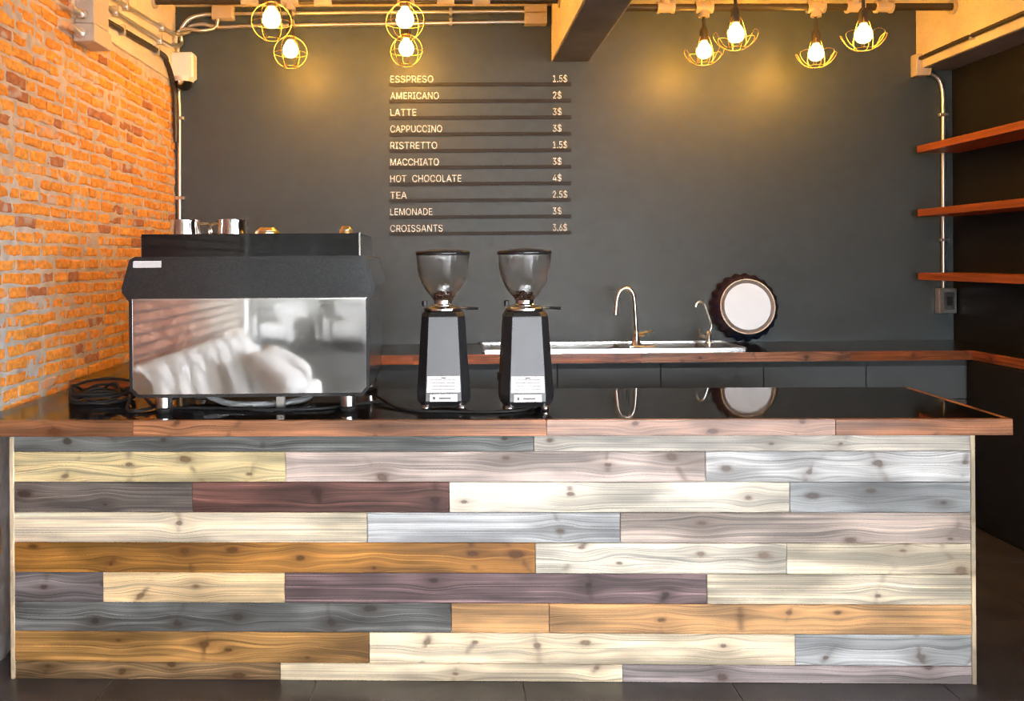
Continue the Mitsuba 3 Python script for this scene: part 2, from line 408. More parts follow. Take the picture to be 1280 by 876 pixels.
core_l = box2(XL - 0.25, XL - 0.012, YF + 0.012, YB, 0, 2.70)
core_l2 = box2(XL - 0.25, XL - 0.012, YF + 0.012, 4.13, 2.70, ZC)
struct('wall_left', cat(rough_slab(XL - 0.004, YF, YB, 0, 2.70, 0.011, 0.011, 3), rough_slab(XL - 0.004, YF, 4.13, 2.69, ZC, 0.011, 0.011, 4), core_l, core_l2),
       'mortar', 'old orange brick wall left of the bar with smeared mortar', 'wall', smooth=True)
def put_left(m):
    m.apply_translation((XL + rng.uniform(-0.001, 0.0025), 0, 0)); return m
lay('wall_left', YF, YB, 0.93, ZC, put_left, lambda y, z: (z < 2.67 or y < 4.1) and not (y > 4.1 and z < 0.98), 300, lambda c: np.linalg.norm(c - np.array([0, 0, 1.54])))
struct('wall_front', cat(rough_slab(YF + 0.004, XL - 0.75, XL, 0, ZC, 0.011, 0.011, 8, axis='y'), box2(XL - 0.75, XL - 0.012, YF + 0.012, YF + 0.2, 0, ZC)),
       'mortar', 'end of the brick wall facing the room at the left edge, mortar greyer below', 'wall', smooth=True)
def put_front(m):
    m.apply_transform(trimesh.transformations.rotation_matrix(-math.pi / 2, [0, 0, 1]))   # +x -> -y, +y -> +x
    m.apply_translation((0, YF + rng.uniform(-0.0025, 0.001), 0)); return m
lay('wall_front', XL - 0.36, XL - 0.001, 0.0, ZC, put_front, lambda y, z: True, 200, lambda c: -c[0])

# lounge side of the room, seen in the reflection on the machine
struct('wall_lounge', box2(-2.3, -2.10, -2.32, YF + 0.02, 0, ZC), 'brickwork', 'brick wall behind the white tufted sofa', 'wall')
struct('trim_1', box2(-2.34, -2.06, -2.42, -2.31, 0, ZC, 0.006), 'white_paint', 'white end trim of the brick wall behind the sofa', 'trim')
struct('wall_far', cat(box2(-5.2, -2.4, -10.9, -10.7, 0, ZC), box2(-2.4, -0.6, -10.9, -10.7, 0, 0.25), box2(-2.4, -0.6, -10.9, -10.7, 2.95, ZC)), 'white_paint', 'white far wall of the lounge', 'wall')
struct('wall_lounge_right', box2(-0.75, -0.6, -10.9, -4.4, 0, ZC), 'white_paint', 'white partition beside the lounge', 'wall')
struct('wall_lounge_left', cat(box2(-5.2, -5.0, -10.9, -8.4, 0, ZC), box2(-5.2, -5.0, -8.4, -5.6, 0, 0.6), box2(-5.2, -5.0, -8.4, -5.6, 2.6, ZC), box2(-5.2, -5.0, -5.6, -2.2, 0, ZC), box2(-5.2, -2.3, -2.4, -2.2, 0, ZC)), 'white_paint', 'white window wall of the lounge', 'wall')
def window(name, x0, x1, y0, y1, z0, z1, n, label):
    fr = []
    along = 'x' if x1 - x0 > y1 - y0 else 'y'
    for k in range(n + 1):
        t = k / n
        if along == 'x':
            fr.append(box2(x0 + t * (x1 - x0) - .05, x0 + t * (x1 - x0) + .05, y0, y1, z0, z1))
        else:
            fr.append(box2(x0, x1, y0 + t * (y1 - y0) - .05, y0 + t * (y1 - y0) + .05, z0, z1))
    for z in (z0 + 0.03, z1 - 0.03):
        fr.append(box2(x0, x1, y0, y1, z - .03, z + .03))
    struct(name, cat(*fr), 'dark_frame', label, 'window')
window('window_1', -2.4, -0.6, -10.85, -10.77, 0.25, 2.95, 2, 'tall bright window at the far end of the lounge')
window('window_2', -5.15, -5.07, -8.4, -5.6, 0.6, 2.6, 3, 'bright side window of the lounge')
window('window_3', -0.55, XR + 0.1, -4.55, -4.47, 0.05, 3.1, 6, 'tall shopfront window behind the photographer')
window('window_4', XR + 0.05, XR + 0.13, -4.5, -1.25, 0.05, 3.1, 5, 'tall side window behind the photographer')
window('window_5', XR + 0.06, XR + 0.14, -0.75, -0.15, 0.9, 3.0, 1, 'unseen narrow side window added for hopper glints, further from the bar')  # unseen opening, added for upright glints in the hoppers
window('window_6', XR + 0.06, XR + 0.14, 0.6, 1.2, 0.9, 3.0, 1, 'unseen narrow side window added for hopper glints, nearest the bar')  # second unseen opening added to put bright strips on the hoppers
struct('wall_shopfront', cat(box2(-0.75, -0.55, -4.6, -4.4, 0, ZC)), 'white_paint', 'white wall beside the shopfront window', 'wall')

# ------------------------------------------------------------------ front bar
A = np.array([-1.617, 3.287]); B = np.array([1.892, 3.142])
du = (B - A) / np.linalg.norm(B - A)
ang = math.atan2(du[1], du[0])
BARM = np.eye(4); BARM[:2, :2] = [[du[0], -du[1]], [du[1], du[0]]]; BARM[:2, 3] = A
def bar(m):                 # from the bar's own frame (x along the front, y into the bar) to the room
    m.apply_transform(BARM); return m

counter = thing('bar_counter', 'front bar clad in stained pine boards of mixed colours', 'bar counter')
obj('body', bar(box2(0.02, 3.49, 0.024, 0.60, 0.0, 0.905)), 'satin_black', counter)
ROWS = [(0.840, 0.9065, [(0, 1.928, 0), (1.928, 3.50, 1)]),
        (0.7285, 0.840, [(0, 1.016, 2), (1.016, 2.55, 3), (2.55, 3.50, 4)]),
        (0.617, 0.7285, [(0, 0.670, 5), (0.670, 1.618, 6), (1.618, 2.852, 7), (2.852, 3.50, 8)]),
        (0.506, 0.617, [(0, 1.316, 9), (1.316, 2.24, 10), (2.24, 3.50, 11)]),
        (0.395, 0.506, [(0, 1.931, 12), (1.931, 2.84, 7), (2.84, 3.50, 9)]),
        (0.285, 0.395, [(0, 0.335, 13), (0.335, 1.010, 14), (1.010, 2.552, 15), (2.552, 3.50, 9)]),
        (0.177, 0.285, [(0, 1.623, 17), (1.623, 1.98, 16), (1.98, 3.50, 16)]),
        (0.064, 0.177, [(0, 1.321, 18), (1.321, 2.868, 25), (2.868, 3.50, 10)]),
        (0.0, 0.064, [(0, 0.992, 19), (0.992, 2.245, 25), (2.245, 3.50, 20)])]
seed = 1
for z0, z1, row in ROWS:
    for x0, x1, tone in row:
        m = box2(x0 + 0.0006, x1 - 0.0006, rng.uniform(-0.0008, 0.0008), 0.022, z0 + 0.0005, z1 - 0.0005, 0.0014)
        uv = board(m, (1, 0, 0), (0, 0, 1), tone, seed)
        obj('plank', bar(m), 'wood', counter, uv=uv)
        seed += 1
for x0 in (-0.012, 3.497):
    m = box2(x0, x0 + 0.016, -0.004, 0.60, 0.0, 0.906, 0.0015)
    obj('edge_trim', bar(m), 'wood', counter, uv=board(m, (0, 0, 1), (0, 1, 0), 25, seed), label='pale pine trim strip')
    seed += 1

top = thing('bar_worktop', 'glossy black worktop with reddish wooden edge on the front bar', 'worktop')
W = [(-2.12, 3.235), (1.985, 3.066), (2.023, 3.852), (0.3, 3.915), (-1.735, 4.05), (-1.735, 3.405), (-2.12, 3.405)]
inner = [(-2.11, 3.240), (1.975, 3.072), (2.013, 3.8515), (0.3, 3.9145), (-1.735, 4.044), (-1.735, 3.405), (-2.11, 3.405)]
obj('slab', slab(inner, 0.925, 0.967), 'black_gloss', top, label='mirror black surface')
dt = (np.array(W[1]) - np.array(W[0])); LT = np.linalg.norm(dt); dt /= LT
tn = np.array([-dt[1], dt[0]])
cuts = [(0, 0.98, 21), (0.98, 2.47, 21), (2.47, 3.49, 22), (3.49, LT, 23)]
for a, b, tone in cuts:
    m = box2(a + 0.0004, b - 0.0004, 0, 0.022, 0.9105, 0.9685, 0.0016)
    uv = board(m, (1, 0, 0), (0, 0, 1), tone, seed); seed += 1
    Mx = np.eye(4); Mx[:2, :2] = np.array([dt, tn]).T; Mx[:2, 3] = W[0]
    m.apply_transform(Mx)
    obj('edge_board', m, 'wood_varnished', top, uv=uv)
def edge_piece(p, q, tone, parent, zs, th=0.02, mt='wood_varnished'):
    global seed
    p, q = np.array(p), np.array(q)
    d = (q - p); L = np.linalg.norm(d); d /= L
    m = box2(0, L, 0, th, zs[0], zs[1], 0.0016)
    uv = board(m, (1, 0, 0), (0, 0, 1), tone, seed); seed += 1
    Mx = np.eye(4); Mx[:2, :2] = np.array([d, [-d[1], d[0]]]).T; Mx[:2, 3] = p
    m.apply_transform(Mx)
    obj('edge_board', m, mt, parent, uv=uv)
edge_piece((1.985, 3.089), (2.023, 3.832), 23, top, (0.9105, 0.9685))
edge_piece((2.023, 3.852), (0.3, 3.915), 23, top, (0.9105, 0.9660))

# ------------------------------------------------------------------ rear worktop and cabinets
ZT = 1.0
rear = thing('rear_worktop', 'black worktop with orange wooden edge along the dark rear wall', 'worktop')
sink_hole = (0.215, 1.745, 5.16, 5.61)
for k, poly in enumerate([[(-1.74, 4.075), (-1.20, 4.075), (-1.20, 5.018), (sink_hole[0] + .02, 5.018), (sink_hole[0] + .02, YB), (-1.74, YB)],
             [(sink_hole[0] + .02, 5.018), (sink_hole[1] - .02, 5.018), (sink_hole[1] - .02, sink_hole[2] + .02), (sink_hole[0] + .02, sink_hole[2] + .02)],
             [(sink_hole[0] + .02, sink_hole[3] - .02), (sink_hole[1] - .02, sink_hole[3] - .02), (sink_hole[1] - .02, YB), (sink_hole[0] + .02, YB)],
             [(sink_hole[1] - .02, 5.018), (3.012, 5.018), (3.012, 3.3), (XR, 3.3), (XR, YB), (sink_hole[1] - .02, YB)]]):
    obj('slab', slab(poly, 0.95, ZT), 'black_gloss', rear)
for a, b, tone in [(-1.20, -0.2, 24), (-0.2, 1.1, 24), (1.1, 2.3, 23), (2.3, 3.0, 24)]:
    edge_piece((a, 5.0), (b, 5.0), tone, rear, (0.948, 1.001))
edge_piece((3.0, 5.015), (2.99, 3.3), 24, rear, (0.948, 1.001), th=0.018)
edge_piece((-1.74, 4.06), (-1.20, 4.06), 24, rear, (0.948, 1.001), th=0.016)
def lip(xa, xb):
    m = trimesh.creation.extrude_polygon(Polygon([(5.020, 0.914), (5.036, 0.914), (5.050, 0.937), (5.046, 0.939)]), xb - xa, engine='earcut')
    v = m.vertices.copy(); m.vertices = np.stack([v[:, 2] + xa, v[:, 0], v[:, 1]], 1); return m
for i in range(8):
    x1 = 3.0 - 0.594 * i
    x0 = x1 - 0.594
    if x0 < -1.75: break
    last = i == 0
    cab = thing('base_cabinet', ['grey base cabinet in the corner below the shelf wall', 'grey base cabinet under the white disc', 'grey base cabinet under the small tap', 'grey base cabinet under the tall tap',
                 'grey base cabinet behind the right-hand grinder', 'grey base cabinet behind the left-hand grinder', 'grey base cabinet right behind the espresso machine', 'grey base cabinet in the corner by the brick wall'][i], 'cabinet', 'base cabinets under the rear worktop')
    obj('carcass', box2(x0, x1, 5.07, YB - 0.01, 0.0, 0.80), 'satin_black', cab)
    obj('carcass_rail', box2(x0, x1, 5.07, 5.10, 0.80, 0.95), 'satin_black', cab)
    dr_ = obj('drawer', box2(x0 + 0.002, x1 - 0.002, 5.035, 5.068, 0.72, 0.914, 0.002), 'drawer_grey', cab)
    obj('finger_pull', lip(x0 + .002, x1 - .002), 'drawer_grey', dr_)
    obj('drawer_head', box2(x0 + 0.002, x1 - 0.002, 5.052, 5.068, 0.925, 0.947), 'drawer_grey', cab)
    for s in (0, 1):
        obj('door', box2(x0 + 0.002 + s * 0.297, x0 + 0.295 + s * 0.297, 5.035, 5.068, 0.10, 0.716, 0.002), 'drawer_grey', cab)
cab = thing('side_cabinet', 'black cabinet run below the shelves along the black wall', 'cabinet')
obj('carcass', box2(2.998, XR - 0.01, 3.32, 5.03, 0.0, 0.948), 'black_wall', cab)
for k in range(3):
    obj('door', box2(2.985, 2.997, 3.33 + 0.566 * k, 3.33 + 0.566 * k + 0.56, 0.02, 0.94, 0.002), 'black_wall', cab)

# shelves
for i, (z0, where) in enumerate([(2.206, 'topmost of three on the black wall'), (1.799, 'middle of three on the black wall'), (1.394, 'lowest of three on the black wall, above the outlet')]):
    m = box2(3.014, XR - 0.002, 3.2, 5.60, z0, z0 + 0.045, 0.002)
    single('wall_shelf', m, 'shelf_wood', f'reddish wooden shelf, {where}', 'shelf', group='wooden wall shelves')

# ------------------------------------------------------------------ price list
menu = thing('price_list', 'price list of white lettering on dark strips on the rear wall', 'menu')
ITEMS = [('ESSPRESO', 541, '1.5$', 709), ('AMERICANO', 548, '2$', 702), ('LATTE', 520, '3$', 702), ('CAPPUCCINO', 552, '3$', 702), ('RISTRETTO', 546, '1.5$', 709),
         ('MACCHIATO', 548, '3$', 702), ('HOT  CHOCOLATE', 576, '4$', 702), ('TEA', 508, '2.5$', 709), ('LEMONADE', 540, '3$', 702), ('CROISSANTS', 553, '3.6$', 709)]
SC = 5.68 / F_PX * 1.0
def lettering(text, x, z, width, cap=0.044):
    m = meshkit.text_mesh(text, cap, depth=0.003)
    v = m.vertices
    w = v[:, 0].max() - v[:, 0].min()
    m.apply_translation((-v[:, 0].min(), 0, 0))
    m.apply_scale((width / w, 1, 1))
    m.apply_transform(trimesh.transformations.rotation_matrix(math.pi / 2, [1, 0, 0]))
    m.apply_translation((x, YB - 0.0005, z))
    return m
for i, (t, xe, p, pe) in enumerate(ITEMS):
    zc = 2.6835 - i * (0.9615 / 9)         # base line of the lettering
    xs = -0.362 - i * 0.0008
    obj('strip', box2(-0.369 - i * 0.0008, 0.806 - i * 0.0008, YB - 0.006, YB - 0.0002, zc - 0.0225, zc + 0.001), 'ledge', menu)
    if t.startswith('HOT'):
        for w, a0, b0 in (('HOT', 487.5, 507.5), ('CHOCOLATE', 515, 576)):
            obj('item_lettering', lettering(w, xs + (a0 - 487.5) * SC, zc + 0.003, (b0 - a0) * SC), 'letter_white', menu, label=f'white letters reading {w}')
    else:
        obj('item_lettering', lettering(t, xs, zc + 0.003, (xe - 487.5) * SC), 'letter_white', menu, label=f'white letters reading {t}')
    obj('price_lettering', lettering(p, 0.687 - i * 0.0008, zc + 0.003, (pe - 691) * SC), 'letter_white', menu, label=f'white figures reading {p}')

# ------------------------------------------------------------------ sink, taps, bottle-cap sign
sink = thing('sink', 'double bowl steel sink set in the rear worktop', 'sink')
x0, x1, y0, y1 = sink_hole
fr = Polygon([(x0, y0), (x1, y0), (x1, y1), (x0, y1)]).buffer(0.012)
bowls = [(0.62, 1.04, 5.21, 5.54), (1.14, 1.56, 5.21, 5.54)]
hol = fr
for b in bowls:
    hol = hol.difference(Polygon([(b[0], b[2]), (b[1], b[2]), (b[1], b[3]), (b[0], b[3])]).buffer(0.02))
obj('deck', slab(hol, ZT, ZT + 0.006), 'steel', sink)
obj('rim', slab(fr.difference(fr.buffer(-0.014)), ZT + 0.004, ZT + 0.014), 'steel', sink, label='raised steel rim')
for b in bowls:
    c = Polygon([(b[0], b[2]), (b[1], b[2]), (b[1], b[3]), (b[0], b[3])]).buffer(0.022)
    obj('bowl', cat(slab(c.difference(c.buffer(-0.006)), ZT - 0.18, ZT + 0.004), slab(c, ZT - 0.186, ZT - 0.18)), 'steel', sink)
for k in range(5):
    obj('drain_groove', box2(0.26 + k * 0.065, 0.285 + k * 0.065, 5.22, 5.53, ZT + 0.005, ZT + 0.010, 0.002), 'steel', sink)

tap = thing('tap', 'tall chrome swan-neck tap between the two sink bowls', 'tap')
obj('base', lathe([(0.0, 1.004), (0.034, 1.004), (0.034, 1.016), (0.024, 1.03), (0.020, 1.07), (0.024, 1.085), (0.018, 1.10), (0, 1.10)], 24, (1.15, 5.37, 0)), 'chrome', tap, smooth=40)
obj('spout', tube([(1.15, 5.37, 1.09), (1.146, 5.37, 1.20), (1.138, 5.37, 1.30), (1.122, 5.37, 1.345), (1.090, 5.37, 1.363), (1.056, 5.37, 1.345), (1.036, 5.37, 1.30), (1.028, 5.37, 1.235)], 0.0125, 14), 'chrome', tap, smooth=40)
obj('nozzle', cyl((1.028, 5.37, 1.237), (1.025, 5.37, 1.20), 0.0155), 'chrome', tap, smooth=40)
hv = obj('valve', cyl((1.155, 5.37, 1.075), (1.20, 5.345, 1.085), 0.014), 'chrome', tap, smooth=40)
obj('lever', tube([(1.19, 5.35, 1.085), (1.215, 5.335, 1.10), (1.235, 5.31, 1.10)], 0.0055), 'chrome', hv, smooth=40)
obj('escutcheon', box2(1.10, 1.26, 5.335, 5.405, 1.004, 1.012, 0.003), 'chrome', tap)
tap2 = thing('tap', 'small thin chrome filter tap at the right end of the sink', 'tap')
obj('base', lathe([(0.0, 1.006), (0.026, 1.006), (0.026, 1.014), (0.016, 1.024), (0.014, 1.06), (0.018, 1.075), (0.010, 1.09), (0, 1.09)], 20, (1.62, 5.45, 0)), 'chrome', tap2, smooth=40)
obj('spout', tube([(1.625, 5.45, 1.08), (1.636, 5.45, 1.12), (1.612, 5.45, 1.20), (1.592, 5.45, 1.255), (1.568, 5.45, 1.272), (1.548, 5.45, 1.262), (1.538, 5.45, 1.238)], 0.0065, 12), 'chrome', tap2, smooth=40)
obj('valve', cat(cyl((1.60, 5.45, 1.05), (1.565, 5.43, 1.062), 0.010), tube([(1.568, 5.432, 1.06), (1.555, 5.42, 1.085), (1.552, 5.415, 1.10)], 0.005)), 'chrome', tap2, smooth=40)

# crown-cap shaped disc leaning on the wall
cap = thing('bottle_cap_sign', 'giant dark crown cap with blank white face leaning on the rear wall', 'sign')
def capped(m):
    m.apply_scale(0.96)
    m.apply_transform(trimesh.transformations.rotation_matrix(math.radians(-7), [1, 0, 0]))
    m.apply_translation((1.906, 5.575, 1.2318)); return m
nt, per = 21, 12
a = np.arange(nt * per) * 2 * np.pi / (nt * per)
wave = 0.5 + 0.5 * np.cos(a * nt)
rings = []
for R, h, amp in [(0.226, 0.075, 0.017), (0.224, 0.055, 0.015), (0.212, 0.022, 0.008), (0.200, 0.004, 0.0025), (0.186, -0.004, 0.0), (0.180, 0.004, 0.0)]:
    r = R - amp * (1 - wave) + amp * 0.4
    rings.append(np.stack([r * np.cos(a), np.full_like(a, h), r * np.sin(a)], 1))
N = len(a)
V = np.vstack(rings + [np.array([[0, 0.004, 0]])]); Fc = []
for i in range(len(rings) - 1):
    for j in range(N):
        j2 = (j + 1) % N
        Fc += [[i * N + j, i * N + j2, (i + 1) * N + j2], [i * N + j, (i + 1) * N + j2, (i + 1) * N + j]]
for j in range(N):
    Fc.append([(len(rings) - 1) * N + j, (len(rings) - 1) * N + (j + 1) % N, len(V) - 1])
back = trimesh.Trimesh(V, Fc, process=False)
obj('crimped_shell', capped(back), 'cap_navy', cap, smooth=30)
obj('bezel', capped(lathe([(0.150, 0.0), (0.150, 0.006), (0.180, 0.008), (0.180, 0.0)], 64, (0, 0.002, 0), 'y')), 'cap_grey', cap, smooth=30)
obj('white_ring', capped(lathe([(0.176, 0.0), (0.176, 0.012), (0.1835, 0.012), (0.1835, 0.0)], 64, (0, 0.002, 0), 'y')), 'cap_white', cap, smooth=30)
obj('face', capped(lathe([(0.156, 0.0), (0.156, 0.006), (0.148, 0.010), (0.0, 0.010)], 64, (0, 0.002, 0), 'y')), 'cap_face', cap, smooth=30, label='blank white disc face, softly glowing', emitter={'type': 'area', 'radiance': {'type': 'rgb', 'value': [0.25, 0.255, 0.265]}})  # faint emission added to hold the blank face evenly white

# ------------------------------------------------------------------ espresso machine (back towards the room)
em = thing('espresso_machine', 'large black and polished steel espresso machine on the front bar', 'coffee machine')
YM = 3.33
outline = [(-1.170, 1.030), (-0.325, 1.030), (-0.298, 1.060), (-0.298, 1.392), (-0.277, 1.425), (-0.277, 1.447), (-0.302, 1.548), (-0.320, 1.560),
           (-1.176, 1.560), (-1.196, 1.550), (-1.226, 1.447), (-1.226, 1.425), (-1.200, 1.392), (-1.200, 1.060)]
P0 = Polygon(outline)
obj('housing', prism(P0, YM + 0.016, 3.955), 'machine_black', em)
obj('back_frame', prism(P0.difference(P0.buffer(-0.012, join_style=2)), YM - 0.004, YM + 0.016), 'machine_black', em, label='black rim of the back')
inn = P0.buffer(-0.011, join_style=2)
obj('back_panel', prism(inn.intersection(Polygon([(-2, 1.0), (1, 1.0), (1, 1.397), (-2, 1.397)])), YM, YM + 0.016), 'mirror_steel', em, label='polished steel back panel mirroring the lounge')
obj('upper_panel', prism(inn.intersection(Polygon([(-2, 1.401), (1, 1.401), (1, 1.7), (-2, 1.7)])), YM - 0.001, YM + 0.016), 'hammered_black', em, label='textured black upper panel')
obj('steel_strip', box2(-1.19, -0.307, YM - 0.003, YM + 0.016, 1.3965, 1.4015), 'steel', em)
obj('sticker', box2(-1.184, -1.078, YM - 0.0025, YM - 0.0005, 1.519, 1.545), 'paper', em, label='blank white sticker')
rail = obj('cup_rail', box2(-1.158, -0.336, YM + 0.012, YM + 0.024, 1.556, 1.645, 0.002), 'black_gloss', em, label='glossy black cup rail')
sidep = Polygon([(YM + 0.02, 1.556), (3.93, 1.556), (3.93, 1.60), (3.90, 1.635), (3.86, 1.645), (YM + 0.02, 1.645)])
def side_rail(x0, x1):
    m = trimesh.creation.extrude_polygon(sidep, x1 - x0, engine='earcut')     # (y, z) along x
    v = m.vertices.copy(); m.vertices = np.stack([v[:, 2] + x0, v[:, 0], v[:, 1]], 1); return m
obj('side_rail', side_rail(-1.158, -1.148), 'black_gloss', em)
obj('side_rail', side_rail(-0.346, -0.336), 'black_gloss', em)
obj('rail_post', box2(-0.3365, -0.331, YM + 0.010, YM + 0.018, 1.556, 1.647), 'chrome', em)
obj('cup_tray', box2(-1.15, -0.344, YM + 0.03, 3.93, 1.556, 1.60, 0.002), 'steel', em)
for x, y in ((-1.085, 3.375), (-0.385, 3.375), (-1.085, 3.90), (-0.345, 3.90)):
    ft = obj('foot', rod((x, y, 0.985), 0.029, 0.048), 'steel', em, smooth=40)
    obj('rubber_pad', lathe([(0, 0.967), (0.026, 0.967), (0.031, 0.975), (0.031, 0.982), (0.024, 0.986), (0, 0.986)], 24, (x, y, 0)), 'rubber', ft, smooth=40)
obj('drain_box', box2(-1.03, -0.96, 3.55, 3.66, 0.985, 1.031, 0.004), 'satin_black', em)
# things on the machine's cup tray
def pitcher(x, y, r, h, mt, hdir, label):
    t = thing('milk_pitcher', label, 'pitcher', 'milk pitchers on the espresso machine')
    obj('body', lathe([(0, 0), (r * 1.04, 0), (r * 1.06, 0.004), (r * 1.05, h * 0.4), (r * 0.96, h * 0.85), (r, h), (r - 0.003, h), (r * 0.93, h * 0.85), (r, h * 0.4), (r, 0.004), (0, 0.004)], 36, (x, y, 1.60)), mt, t, smooth=40)
    dx, dy = math.cos(hdir), math.sin(hdir)
    P = [(x + dx * q * r, y + dy * q * r, 1.60 + h * k) for q, k in ((0.95, 0.86), (1.5, 0.84), (1.72, 0.55), (1.4, 0.2), (1.02, 0.12))]
    obj('handle', tube(P, 0.0045, 8), mt, t, smooth=40)
pitcher(-1.074, 3.62, 0.060, 0.112, 'chrome', 0.15, 'polished steel milk pitcher nearest the brick wall')
pitcher(-0.890, 3.66, 0.058, 0.114, 'chrome', math.pi * 0.97, 'milk pitcher with its thin handle turned to the brick wall')
def low_item(x, y, r, h, label, cat_):
    t = thing(cat_.replace(' ', '_'), label, cat_)
    obj('head', lathe([(0, 0), (r, 0), (r * 1.05, h * 0.25), (r * 1.0, h * 0.75), (r * 0.6, h), (0, h)], 28, (x, y, 1.60)), 'brass', t, smooth=40)
    obj('rim', ring((x, y, 1.60 + h * 0.8), r * 0.9, 0.004), 'chrome', t, smooth=True)
low_item(-0.739, 3.62, 0.050, 0.078, 'low round brass-toned dosing ring lying right of the pitchers', 'dosing ring')
low_item(-0.426, 3.70, 0.028, 0.086, 'small brass-toned tamper at the right end of the machine top', 'tamper')
single('steel_knob', lathe([(0, 0.03), (0.014, 0.03), (0.016, 0.05), (0.010, 0.066), (0, 0.068)], 16, (-0.593, 3.62, 1.57)), 'chrome', 'tiny shiny steel knob on top of the espresso machine', 'knob', smooth=40)

# ------------------------------------------------------------------ grinders
def grinder(x, y, label, n):
    g = thing('coffee_grinder', label, 'coffee grinder', 'two coffee grinders on the front bar')
    def octo(w, d, cx, cy):
        return [(x - w / 2 + cx, y - d / 2), (x + w / 2 - cx, y - d / 2), (x + w / 2, y - d / 2 + cy), (x + w / 2, y + d / 2 - cy), (x + w / 2 - cx, y + d / 2), (x - w / 2 + cx, y + d / 2), (x - w / 2, y + d / 2 - cy), (x - w / 2, y - d / 2 + cy)]
    def loft(secs):
        V, Fc = [], []
        for pts, z in secs:
            V += [(p[0], p[1], z) for p in pts]
        k = 8
        for i in range(len(secs) - 1):
            for j in range(k):
                j2 = (j + 1) % k
                Fc += [[i * k + j, i * k + j2, (i + 1) * k + j2], [i * k + j, (i + 1) * k + j2, (i + 1) * k + j]]
        for base, rev in ((0, True), ((len(secs) - 1) * k, False)):
            for j in range(1, k - 1):
                Fc.append([base, base + j + 1, base + j] if rev else [base, base + j, base + j + 1])
        return trimesh.Trimesh(V, Fc, process=False)
    obj('body', loft([(octo(0.165, 0.185, 0.03, 0.03), 0.985), (octo(0.200, 0.21, 0.033, 0.035), 1.003), (octo(0.204, 0.214, 0.034, 0.036), 1.03), (octo(0.166, 0.180, 0.028, 0.03), 1.325), (octo(0.150, 0.165, 0.03, 0.03), 1.342)]), 'satin_black', g)
    fy = lambda z: y - (0.214 - (0.214 - 0.180) * (z - 1.03) / 0.295) / 2
    def plate(w0, w1, z0, z1, off, th=0.002):
        V = []
        for o in (off + th, off):
            for (w, z) in ((w0, z0), (w1, z1)):
                V += [(x - w / 2, fy(z) - o, z), (x + w / 2, fy(z) - o, z)]
        Fq = [[0, 1, 3, 2], [4, 6, 7, 5], [0, 2, 6, 4], [1, 5, 7, 3], [2, 3, 7, 6], [0, 4, 5, 1]]
        return trimesh.Trimesh(V, [t for q in Fq for t in ((q[0], q[1], q[2]), (q[0], q[2], q[3]))], process=False)
    obj('front_sheen', plate(0.134, 0.108, 1.008, 1.322, 0.0), 'gunmetal', g, label='front face of the black body, window sheen put into its grey')  # grey plate paints in the window sheen on the black body
    st = obj('sticker', plate(0.128, 0.124, 1.040, 1.102, 0.0022, 0.001), 'paper', g, label='large white label of fine print')
    lines = []
    for k in range(4):
        zz = 1.052 + 0.012 * k
        lines.append(plate(0.095, 0.095, zz, zz + 0.0012, 0.0033, 0.0005))
    lines.append(plate(0.018, 0.018, 1.093, 1.097, 0.0033, 0.0005))
    obj('fine_print', cat(*lines), 'gunmetal', st)
    pl = obj('maker_plate', plate(0.106, 0.104, 1.006, 1.034, 0.0022, 0.001), 'paper', g, label='small white maker plate')
    obj('mark', cat(plate(0.008, 0.008, 1.014, 1.024, 0.0033, 0.0005).apply_translation((-0.036, 0, 0)), plate(0.045, 0.045, 1.016, 1.021, 0.0033, 0.0005).apply_translation((0.005, 0, 0))), 'ink', pl)
    for sx in (-1, 1):
        for sy in (-1, 1):
            obj('foot', lathe([(0, 0.967), (0.013, 0.967), (0.017, 0.974), (0.016, 0.982), (0.010, 0.988), (0, 0.988)], 18, (x + sx * 0.068, y + sy * 0.072, 0)), 'chrome', g, smooth=40)
    obj('collar', lathe([(0, 1.34), (0.066, 1.34), (0.074, 1.346), (0.074, 1.354), (0.066, 1.360), (0.040, 1.364), (0, 1.364)], 40, (x, y, 0)), 'chrome', g, smooth=40)
    obj('neck', lathe([(0.0, 1.36), (0.040, 1.36), (0.041, 1.366), (0.036, 1.370), (0.036, 1.384), (0.0, 1.384)], 32, (x, y, 0)), 'chrome', g, smooth=40)
    lv = obj('lever', cyl((x + 0.06, y - 0.02, 1.356), (x + 0.098, y - 0.03, 1.354), 0.004), 'chrome', g, smooth=40)
    obj('grip', tube([(x + 0.092, y - 0.03, 1.354), (x + 0.10, y - 0.03, 1.354), (x + 0.135, y - 0.035, 1.352)], [0.0055] * 17, 10), 'rubber', lv, smooth=40, label='black lever grip')
    obj('thumbscrew', rod((x - 0.072, y - 0.02, 1.362), 0.010, 0.022), 'satin_black', g, smooth=40)
    hprof = [(0.038, 1.385), (0.041, 1.392), (0.050, 1.402), (0.068, 1.425), (0.083, 1.452), (0.093, 1.480), (0.099, 1.510), (0.102, 1.54), (0.103, 1.559)]
    hp = obj('hopper', lathe([(r - 0.003, z) for r, z in hprof[::-1]] + hprof + [(0.100, 1.559)], 48, (x, y, 0)), 'hopper_solid', g, smooth=True, label='clear flared bean hopper')
    obj('inner_guard', lathe([(0.037, 1.392), (0.042, 1.404), (0.043, 1.445), (0.038, 1.452), (0.012, 1.470), (0.001, 1.472)], 36, (x, y, 0)), 'hopper_glass', hp, smooth=40)
    obj('lid', lathe([(0, 1.560), (0.104, 1.560), (0.106, 1.563), (0.106, 1.570), (0.102, 1.575), (0.05, 1.582), (0, 1.584)], 48, (x, y, 0)), 'machine_black', g, smooth=40, label='round black hopper lid')
    obj('dose_knob', rod((x - 0.100, y - 0.03, 1.035), 0.016, 0.020, axis='x'), 'brass' if n else 'chrome', g, smooth=40)
